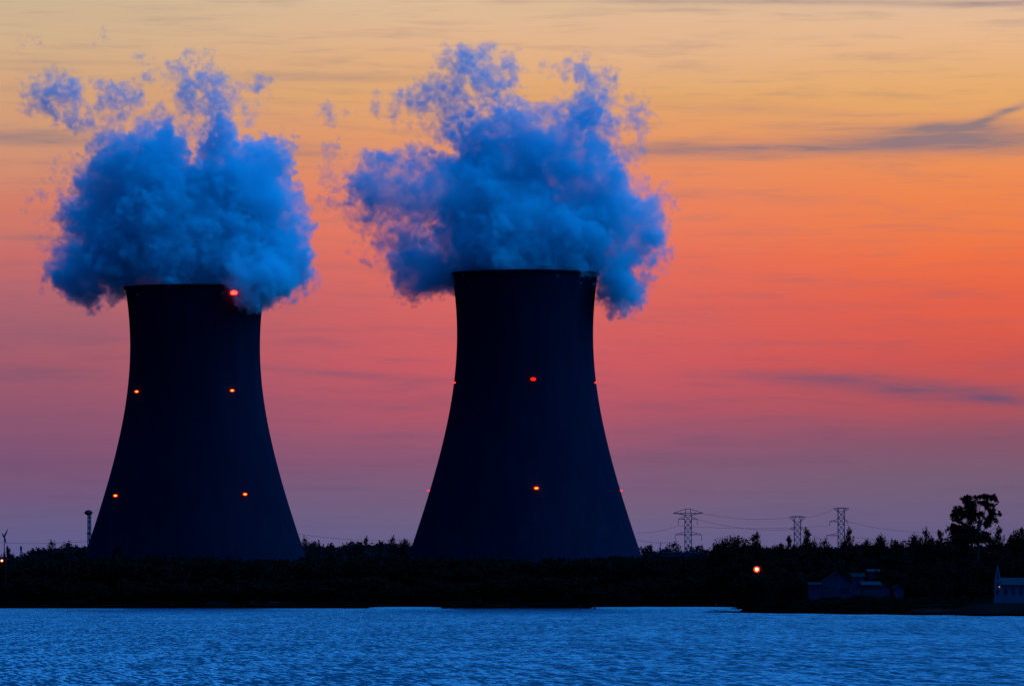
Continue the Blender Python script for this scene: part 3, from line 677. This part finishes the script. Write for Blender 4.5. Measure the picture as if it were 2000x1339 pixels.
# ------------------------------------------------------------------ pylons, lines, masts
def pylon(px, top, Y, shaft, arms, label, cap, taper=1.0):
    """arms: row, left px, right px, drop of insulators; cap: row of crossbar, half width, row where it meets the shaft"""
    mp = Y / F; c = P(px, HZ, Y); gz_ = ground_z(Y); root = empty('pylon', (c.x, Y, gz_)); tag(root, label, 'pylon', 'lattice power pylons')
    Z = lambda row: CH + (HZ - row) * mp - gz_
    s_ = shaft / 2 * mp; mb = MB(); rt_ = .13; H = Z(cap[2]); n_ = int(H / (2.0 * s_)) + 1
    wd = lambda z: s_ * (1 + (taper - 1) * (1 - z / H))
    for sx_, sy_ in ((1, 1), (1, -1), (-1, 1), (-1, -1)): mb.tube([(sx_ * wd(0), sy_ * wd(0), -.4), (sx_ * s_, sy_ * s_, H)], .17, 4)
    for i in range(n_):
        za, zb = H * i / n_, H * (i + 1) / n_; a, b_ = wd(za), wd(zb)
        for q in range(4):
            cs = [(1, 1), (-1, 1), (-1, -1), (1, -1)]; u, v = cs[q], cs[(q + 1) % 4]
            mb.tube([(u[0] * a, u[1] * a, za), (v[0] * b_, v[1] * b_, zb)], rt_, 4); mb.tube([(v[0] * a, v[1] * a, za), (u[0] * b_, u[1] * b_, zb)], rt_, 4)
            mb.tube([(u[0] * b_, u[1] * b_, zb), (v[0] * b_, v[1] * b_, zb)], rt_, 4)
    mb.build('lattice_mast', M['steel'], root)
    ca = MB(); zc, hw, zb = Z(cap[0]), cap[1] * mp, Z(cap[2]); zt_ = Z(top)
    for e in (-1, 1):
        for yy in (-s_, s_):
            ca.tube([(e * hw, 0, zc), (0, yy, zc)], .15, 4); ca.tube([(e * hw, 0, zc), (e * s_, yy, zb)], .13, 4); ca.tube([(e * hw, 0, zc), (e * s_ * .6, yy, zt_)], .13, 4)
            ca.tube([(e * hw * .6, yy * .5, zc), (e * s_, yy, zb)], .12, 4); ca.tube([(e * s_, yy, zb), (e * s_ * .6, yy, zt_)], .14, 4)
    ca.tube([(-s_ * .6, 0, zt_), (s_ * .6, 0, zt_)], .15, 4); ca.build('crossbar', M['steel'], root)
    for row, l, r_, drop in arms:
        z = Z(row)
        for e in (l, r_):
            ex = (e - px) * mp; sg = 1 if ex > 0 else -1
            if abs(ex) <= s_ + .2: continue
            am = MB()
            for yy in (-s_, s_):
                am.tube([(sg * s_, yy, z), (ex, 0, z)], .13, 4); am.tube([(sg * s_, yy, z + 1.6), (ex, 0, z)], .12, 4)
                am.tube([(sg * s_, yy, z), (sg * s_ * .4 + ex * .6, yy * .4, z + .65)], .08, 4)
            ar = am.build('arm', M['steel'], root)
            if drop: 
                ins = MB(); n2_ = 6
                prof = []
                for i in range(n2_): zz = -drop * mp * i / n2_; prof += [(.08, zz), (.24, zz - .12), (.08, zz - .3)]
                ins.lathe(prof, 8, (ex, 0, z)); ins.build('insulator', M['steel'], ar)
    return root
pylon(1344, 993, 3250, 13, [(1013.5, 1325, 1362, 12), (1043.5, 1319, 1370.5, 13)], 'left pylon, widest of the three, with two pairs of side arms', (1001.5, 29.5, 1005))
pylon(1557.5, 1007, 3600, 12.5, [(1033.5, 1542, 1571, 0)], 'middle pylon, the lowest of the three, beside ragged trees', (1009, 15.5, 1018))
pylon(1643, 991, 3450, 12.5, [(1018, 1620.5, 1656, 8), (1045.5, 1613.5, 1650, 9)], 'right pylon, tallest in the picture, arms reaching left', (992.5, 15.5, 998))
def wire(p, q, sag, label):
    a = P(*p); b_ = P(*q); n_ = 24
    pts = [a.lerp(b_, i / n_) - Vector((0, 0, 4 * sag * (i / n_) * (1 - i / n_))) for i in range(n_ + 1)]
    o = MB().tube(pts, .07, 5).build('power_line', M['dark']); tag(o, label, 'power line', 'power lines between the pylons')
wire((1245, 1040, 3000), (1325, 1026, 3250), 1.0, 'wire running from behind the right tower to the upper left arm of the left pylon')
wire((1245, 1054, 3000), (1319, 1057, 3250), 1.0, 'lower wire from behind the right tower to the lower left arm of the left pylon')
wire((1362, 1014, 3250), (1542, 1034, 3600), 2.0, 'wire from the upper right arm of the left pylon to the middle pylon')
wire((1325, 1026, 3250), (1620, 1026, 3450), 1.5, 'long wire passing behind the middle pylon from left to right pylon')
wire((1571, 1034, 3600), (1614, 1055, 3450), 1.0, 'short wire from the middle pylon down to the right pylon')
wire((1571, 1010, 3600), (1628, 993, 3450), 1.0, 'top wire between the middle and right pylons')
wire((1656, 1018, 3450), (1880, 1036, 3700), 3.0, 'upper wire running right from the right pylon to the tall tree')
wire((1650, 1046, 3450), (1880, 1052, 3700), 2.0, 'lower wire running right from the right pylon to the woodland')
wire((1373, 1002, 3250), (1541, 1010, 3600), 2.0, 'top wire between the left and middle pylons')
wire((-20, 1058, 3200), (200, 1054, 3100), 1.2, 'faint wire over the trees left of the left tower')
wire((570, 1040, 3150), (830, 1052, 3200), 2.0, 'faint wire sagging between the two towers')

def water_tower():
    Y = 3100.; mp = Y / F; c = P(174.5, HZ, Y); gz_ = 4.; root = empty('water_tower', (c.x, Y, gz_)); tag(root, 'small water tower with flattened tank left of the left tower', 'water tower')
    Z = lambda r: CH + (HZ - r) * mp - gz_; zt_ = Z(1000.5)
    MB().ball((-.4, 0, zt_), 8.0 * mp, 8 * mp, 5.2 * mp, 24, 12).build('tank', M['grey'], root, True)
    for e in (-1, 1):
        for yy in (-1, 1): MB().tube([(e * 3.2 * mp, yy * 3.2 * mp, -.5), (e * 2.7 * mp, yy * 2.7 * mp, zt_ - 2 * mp)], .26, 6).build('leg', M['steel'], root)
    MB().tube([(0, 0, 0), (0, 0, zt_ - 3 * mp)], .32, 8).build('riser_pipe', M['steel'], root)
    b_ = MB(); w_ = 3.0 * mp; zs = [zt_ * i / 7 for i in range(8)]
    for za, zb in zip(zs[:-1], zs[1:-1] + [zt_ - 4 * mp]):
        for u, v in (((1, 1), (-1, 1)), ((-1, 1), (-1, -1)), ((-1, -1), (1, -1)), ((1, -1), (1, 1))):
            b_.tube([(u[0] * w_, u[1] * w_, za), (v[0] * w_, v[1] * w_, zb)], .07, 4); b_.tube([(v[0] * w_, v[1] * w_, za), (u[0] * w_, u[1] * w_, zb)], .07, 4)
    b_.build('bracing', M['steel'], root)
    MB().box((-4.6 * mp, -1.2, Z(1043)), (1.8 * mp, 1.2, Z(1040))).build('platform', M['dark'], root)
water_tower()
def turbine():
    Y = 2900.; mp = Y / F; c = P(8.5, HZ, Y); root = empty('wind_turbine', (c.x, Y, 4)); tag(root, 'wind turbine with slender blades at the left edge', 'wind turbine')
    L = lambda px, py: Vector(((px - 8.5) * mp, 0, CH + (HZ - py) * mp - 4))
    MB().tube([(0, 0, -.3), L(8.5, 1048.5)], [1.0 * mp, .75 * mp], 12).build('mast', M['grey'], root, True)
    h = L(8.5, 1048); MB().box((h.x - .35, -.9, h.z - .35), (h.x + .35, 1.5, h.z + .35)).build('nacelle', M['grey'], root)
    for q in ((16.5, 1031), (3.5, 1039.5), (13, 1063)):
        e = L(*q); d = (e - h); n_ = d.normalized().cross(Vector((0, 1, 0))); y_ = Vector((0, -1.0, 0))
        mid = h + d * .25; vs = []
        for p, wd in ((h, .16), (mid, .42), (h + d * .7, .22), (e, .05)):
            vs += [p + y_ + n_ * wd, p + y_ + Vector((0, -.1, 0)), p + y_ - n_ * wd, p + y_ + Vector((0, .1, 0))]
        fs = [(i * 4 + j, i * 4 + (j + 1) % 4, i * 4 + 4 + (j + 1) % 4, i * 4 + 4 + j) for i in range(3) for j in range(4)] + [(3, 2, 1, 0), (12, 13, 14, 15)]
        MB().add(vs, fs).build('blade', M['grey'], root)
turbine()
def mast(px, top, bot, Y, r, label):
    a = P(px, bot, Y); b_ = P(px, top, Y); root = empty('mast', (a.x, Y, ground_z(Y))); tag(root, label, 'mast')
    MB().tube([(0, 0, -.3), (0, 0, b_.z - ground_z(Y) - 2)], r, 8).build('pole', M['dark'], root)
    MB().box((-r * 1.3, -r, b_.z - ground_z(Y) - 2), (r * 1.3, r, b_.z - ground_z(Y))).build('head', M['dark'], root)
mast(41, 1066, 1085, 2900, .35, 'short thick mast between the wind turbine and the distant trees')
mast(1290, 1058, 1085, 3000, .12, 'thin mast rising between the right tower and the left pylon')

# ------------------------------------------------------------------ street lamps
def street_lamp(px, py, Y, size, label, z0_):
    c = P(px, py, Y); root = empty('street_lamp', (c.x + 1.4, Y, z0_)); tag(root, label, 'street lamp', 'lit street lamps')
    h = c.z - z0_; MB().tube([(0, 0, 0), (0, 0, h + .7), (-.3, 0, h + 1.1), (-1.4, 0, h + 1.1)], [.11, .08, .07, .06], 8).build('pole', M['dark'], root)
    MB().lathe([(.05, h + 1.15), (.5, h + .9), (.55, h + size * .55)], 16, (-1.4, 0, 0)).build('hood', M['dark'], root)
    MB().ball((-1.4, 0, h), size, size, size).build('lamp_globe', M['sodium'], root, True)
street_lamp(1478, 1111, 1690, .92, 'bright orange street lamp at the edge of the headland woodland', 2.2)
street_lamp(3.5, 1094, 2255, .62, 'small warm lamp at the left edge of the shore', 2.2)

# ------------------------------------------------------------------ buildings
def gable(name, label, px0, px1, eave, ridge, base, Y, depth, along, wins=(), doors=(), chim=None, wall='white', roofm='roof', group=None, cat='house'):
    """along=True: ridge runs across the view; False: the gable end faces the lake"""
    mp = Y / F; c = P((px0 + px1) / 2, HZ, Y); hw = (px1 - px0) / 2 * mp; zb = CH + (HZ - base) * mp
    root = empty(name, (c.x, Y, zb)); tag(root, label, cat, group)
    he = (base - eave) * mp; hr_ = (base - ridge) * mp; D = depth; mb = MB()
    if along:
        pr = [(0, 0), (D, 0), (D, he), (D / 2, hr_), (0, he)]
        vs = [(-hw, y_, z_) for y_, z_ in pr] + [(hw, y_, z_) for y_, z_ in pr]
    else:
        pr = [(-hw, 0), (hw, 0), (hw, he), (0, hr_), (-hw, he)]
        vs = [(x_, 0, z_) for x_, z_ in pr] + [(x_, D, z_) for x_, z_ in pr]
    fs = [(0, 1, 2, 3, 4), (9, 8, 7, 6, 5), (0, 5, 6, 1), (1, 6, 7, 2), (3, 8, 9, 4), (4, 9, 5, 0), (2, 7, 8, 3)]
    mb.add(vs, fs)
    # foundation down to the ground
    mb.box((-hw + .05, .05, -4), (hw - .05, D - .05, 0.0)); wl = mb.build('wall', M[wall], root)
    rf = MB(); o_ = .35; th = .18
    if along:
        for (ya, za), (yb, zb_) in (((-o_, he - o_ * (hr_ - he) / (D / 2)), (D / 2, hr_)), ((D + o_, he - o_ * (hr_ - he) / (D / 2)), (D / 2, hr_))):
            rf.add([(-hw - o_, ya, za + .03), (hw + o_, ya, za + .03), (hw + o_, yb, zb_ + .03), (-hw - o_, yb, zb_ + .03), (-hw - o_, ya, za + th), (hw + o_, ya, za + th), (hw + o_, yb, zb_ + th), (-hw - o_, yb, zb_ + th)],
                   [(0, 3, 2, 1), (4, 5, 6, 7), (0, 1, 5, 4), (1, 2, 6, 5), (2, 3, 7, 6), (3, 0, 4, 7)])
    else:
        sl_ = (hr_ - he) / hw
        for e in (-1, 1):
            rf.add([(e * (hw + o_), -o_, he - o_ * sl_ + .03), (0, -o_, hr_ + .03), (0, D + o_, hr_ + .03), (e * (hw + o_), D + o_, he - o_ * sl_ + .03), (e * (hw + o_), -o_, he - o_ * sl_ + th), (0, -o_, hr_ + th), (0, D + o_, hr_ + th), (e * (hw + o_), D + o_, he - o_ * sl_ + th)],
                   [(0, 3, 2, 1), (4, 5, 6, 7), (0, 1, 5, 4), (1, 2, 6, 5), (2, 3, 7, 6), (3, 0, 4, 7)])
    r_ = rf.build('roof', M[roofm], root)
    if chim is not None:
        cx_ = (chim - (px0 + px1) / 2) * mp; MB().box((cx_ - .4, D / 2 - .4, hr_ - 1), (cx_ + .4, D / 2 + .4, hr_ + 1.1)).build('chimney', M['rock'], r_)
    for nm, items in (('window', wins), ('door', doors)):
        for a, b_, t_, u_ in items:   # px left, right, row top, row bottom
            xa, xb = ((q - (px0 + px1) / 2) * mp for q in (a, b_)); za, zb_ = (base - u_) * mp, (base - t_) * mp
            fr = MB(); fr.box((xa, -.08, za), (xb, -.003, za + .1)); fr.box((xa, -.08, zb_ - .1), (xb, -.003, zb_)); fr.box((xa, -.08, za + .1), (xa + .1, -.003, zb_ - .1)); fr.box((xb - .1, -.08, za + .1), (xb, -.003, zb_ - .1))
            f_ = fr.build(nm, M['white'], root); MB().box((xa + .1, -.05, za + .1), (xb - .1, -.004, zb_ - .1)).build('pane' if nm == 'window' else 'door_leaf', M['pane'], f_)
    return root
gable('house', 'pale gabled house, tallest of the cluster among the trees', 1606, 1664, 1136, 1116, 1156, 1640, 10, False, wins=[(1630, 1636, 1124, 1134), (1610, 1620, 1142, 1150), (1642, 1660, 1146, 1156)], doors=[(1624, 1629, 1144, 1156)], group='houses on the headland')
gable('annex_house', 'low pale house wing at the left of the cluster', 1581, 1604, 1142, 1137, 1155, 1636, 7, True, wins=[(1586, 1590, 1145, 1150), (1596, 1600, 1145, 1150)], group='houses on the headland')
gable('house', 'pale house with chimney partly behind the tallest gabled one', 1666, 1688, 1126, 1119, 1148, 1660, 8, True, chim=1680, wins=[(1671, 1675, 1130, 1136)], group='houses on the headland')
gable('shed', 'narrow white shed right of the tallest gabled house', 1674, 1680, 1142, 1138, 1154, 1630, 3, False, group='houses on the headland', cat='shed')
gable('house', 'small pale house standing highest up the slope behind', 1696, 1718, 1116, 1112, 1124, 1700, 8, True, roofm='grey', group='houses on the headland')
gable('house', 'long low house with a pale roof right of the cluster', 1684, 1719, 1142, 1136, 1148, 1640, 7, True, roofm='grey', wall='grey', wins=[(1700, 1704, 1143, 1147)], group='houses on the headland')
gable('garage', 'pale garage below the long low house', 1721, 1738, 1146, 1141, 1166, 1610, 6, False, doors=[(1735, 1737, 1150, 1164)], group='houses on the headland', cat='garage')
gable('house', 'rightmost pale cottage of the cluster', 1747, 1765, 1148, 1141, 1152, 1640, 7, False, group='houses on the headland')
def chapel():
    Y = 1530.; mp = Y / F; c = P(1949, HZ, Y); base = 1167; zb = CH + (HZ - base) * mp; root = empty('chapel', (c.x, Y, zb)); tag(root, 'white chapel-like building with pointed spire at the right edge', 'building')
    h = lambda r: (base - r) * mp; w_ = 6.5 * mp
    MB().box((-w_, 0, -3), (w_, 2 * w_, h(1134))).build('tower_wall', M['paint'], root)
    sp2 = MB(); vs = [(-w_ * 1.0, 0, h(1134) + .03), (w_ * 1.0, 0, h(1134) + .03), (w_ * 1.0, 2 * w_, h(1134) + .03), (-w_ * 1.0, 2 * w_, h(1134) + .03), (0, w_, h(1101))]
    sp2.add(vs, [(0, 1, 4), (1, 2, 4), (2, 3, 4), (3, 0, 4), (3, 2, 1, 0)]); sp2.build('spire', M['paint'], root)
    ln = MB(); d_ = w_ / (h(1101) - h(1134)); z0_, z1_ = h(1131), h(1112)
    for za, zz in ((z0_, z1_),):
        ya, yb = (za - h(1134)) * d_ - .05, (zz - h(1134)) * d_ - .05
        ln.add([(-.28, ya, za), (.28, ya, za), (.1, yb, zz), (-.1, yb, zz), (-.28, ya + .2, za), (.28, ya + .2, za), (.1, yb + .2, zz), (-.1, yb + .2, zz)], [(0, 1, 2, 3), (7, 6, 5, 4), (0, 4, 5, 1), (1, 5, 6, 2), (2, 6, 7, 3), (3, 7, 4, 0)])
    ln.build('louvre', M['pane'], root)
    for a, b_, t_, u_ in ((-2.5, 2.5, 1150, 1160), (-1.6, 1.6, 1138, 1143)):
        MB().box((a * mp, -.06, h(u_)), (b_ * mp, -.003, h(t_))).build('window', M['pane'], root)
    x0_, x1_ = w_ + .003, 75 * mp
    MB().box((x0_, 1.0, -3), (x1_, 8, h(1142))).build('hall_wall', M['paint'], root)
    rf = MB(); rf.add([(x0_, .6, h(1142) - .1), (x1_ + .3, .6, h(1142) - .1), (x1_ + .3, 4.5, h(1129)), (x0_, 4.5, h(1129)), (x0_, 8.4, h(1142) - .1), (x1_ + .3, 8.4, h(1142) - .1),
                       (x0_, .6, h(1142) + .1), (x1_ + .3, .6, h(1142) + .1), (x1_ + .3, 4.5, h(1129) + .2), (x0_, 4.5, h(1129) + .2), (x0_, 8.4, h(1142) + .1), (x1_ + .3, 8.4, h(1142) + .1)],
                      [(6, 7, 8, 9), (9, 8, 11, 10), (3, 2, 1, 0), (4, 5, 2, 3), (0, 1, 7, 6), (5, 4, 10, 11), (1, 2, 8, 7), (2, 5, 11, 8), (0, 6, 9, 3), (3, 9, 10, 4)]); rf.build('roof', M['grey'], root)
    for i in range(4):
        xa = (14 + i * 15) * mp; MB().box((xa, .93, h(1160)), (xa + 5 * mp, .997, h(1148))).build('window', M['pane'], root)
    lp = empty('wall_lamp', (2.6 * mp, -.18, h(1145))); lp.parent = root
    MB().box((-.08, -.02, .05), (.08, .17, .18)).build('bracket', M['dark'], lp); MB().ball((0, -.02, 0), .16, .16, .16).build('lamp_bulb', M['bulb'], lp, True)
chapel()
def hall():
    Y = 2420.; mp = Y / F; c = P(1340, HZ, Y); root = empty('industrial_hall', (c.x, Y, 2)); tag(root, 'long low industrial hall with a row of roof vents right of the right tower', 'building')
    z = lambda r: CH + (HZ - r) * mp - 2; a, b_ = -62 * mp, 60 * mp
    MB().box((a, 0, -1), (b_, 16, z(1089))).build('wall', M['grey'], root)
    MB().box((a - .3, -.3, z(1089) + .003), (b_ + .3, 16.3, z(1086))).build('roof', M['concrete'], root)
    MB().box((a + 3, 4, z(1086) + .003), (a + 76 * mp, 12, z(1083))).build('upper_storey', M['grey'], root)
    for i in range(16):
        x_ = a + 3.5 + i * 4.5 * mp; v = MB(); v.lathe([(.3, 0), (.3, .7), (.5, .75), (.5, 1.0), (.01, 1.2)], 10, (x_, 5, z(1083) + .003)); v.build('roof_vent', M['white'], root)
hall()

# ------------------------------------------------------------------ boats and buoys
def boat(px, row, Y, ln, label):
    c = P(px, row, Y); root = empty('boat', (c.x, Y, 1.0 if Y > point_shore(px) else 0)); tag(root, label, 'boat', 'small boats by the headland')
    zt_ = c.z - root.location.z; n_ = 10; vs = []; fs = []
    for i in range(n_ + 1):
        u = i / n_; hb = .95 * math.sin(math.pi * min(1, .18 + u * .82)) ** .6 if u < 1 else .04; x_ = (u - .5) * ln; kz_ = zt_ - .9 + .25 * u ** 3; tz_ = zt_ + .25 * u * u
        vs += [(x_, -hb, tz_), (x_ * .97, -hb * .65, kz_ + .15), (x_ * .95, 0, kz_), (x_ * .97, hb * .65, kz_ + .15), (x_, hb, tz_)]
    for i in range(n_):
        for j in range(4): fs.append((i * 5 + j, i * 5 + j + 1, i * 5 + j + 6, i * 5 + j + 5))
        fs.append((i * 5 + 4, i * 5, i * 5 + 5, i * 5 + 9))
    fs.append((0, 4, 3, 2, 1)); MB().add(vs, fs).build('hull', M['hull'], root)
    MB().box((-ln * .1, -.5, zt_ + .12), (ln * .12, .5, zt_ + .75)).build('cabin', M['grey'], root)
    MB().box((-ln * .5 - .3, -.2, zt_ - .4), (-ln * .5, .2, zt_ + .5)).build('outboard_motor', M['dark'], root)
boat(1802, 1177.5, 1560, 5.6, 'upturned-looking pale small boat hauled out left of the chapel')
boat(1956, 1188.5, 1450, 5.2, 'pale small boat on the bank below the chapel')
def buoy(px, row, Y, label, r):
    c = P(px, row, Y); root = empty('buoy', (c.x, Y, 0)); tag(root, label, 'buoy', 'dark buoys off the far shore')
    MB().lathe([(.01, -.4), (r, -.3), (r * 1.1, .1), (r * .8, .45), (r * .3, .6)], 14).build('float', M['dark'], root, True)
    MB().tube([(0, 0, .5), (0, 0, 1.5 * r + .5)], .08, 6).build('staff', M['dark'], root); MB().ball((0, 0, 1.5 * r + .6), .22, .22, .28).build('topmark', M['dark'], root)
buoy(1133, 1189, 2050, 'smaller dark buoy on the water, left of the other one', .38)
buoy(1161.5, 1188.5, 2060, 'larger dark buoy on the water, right of the other one', .5)
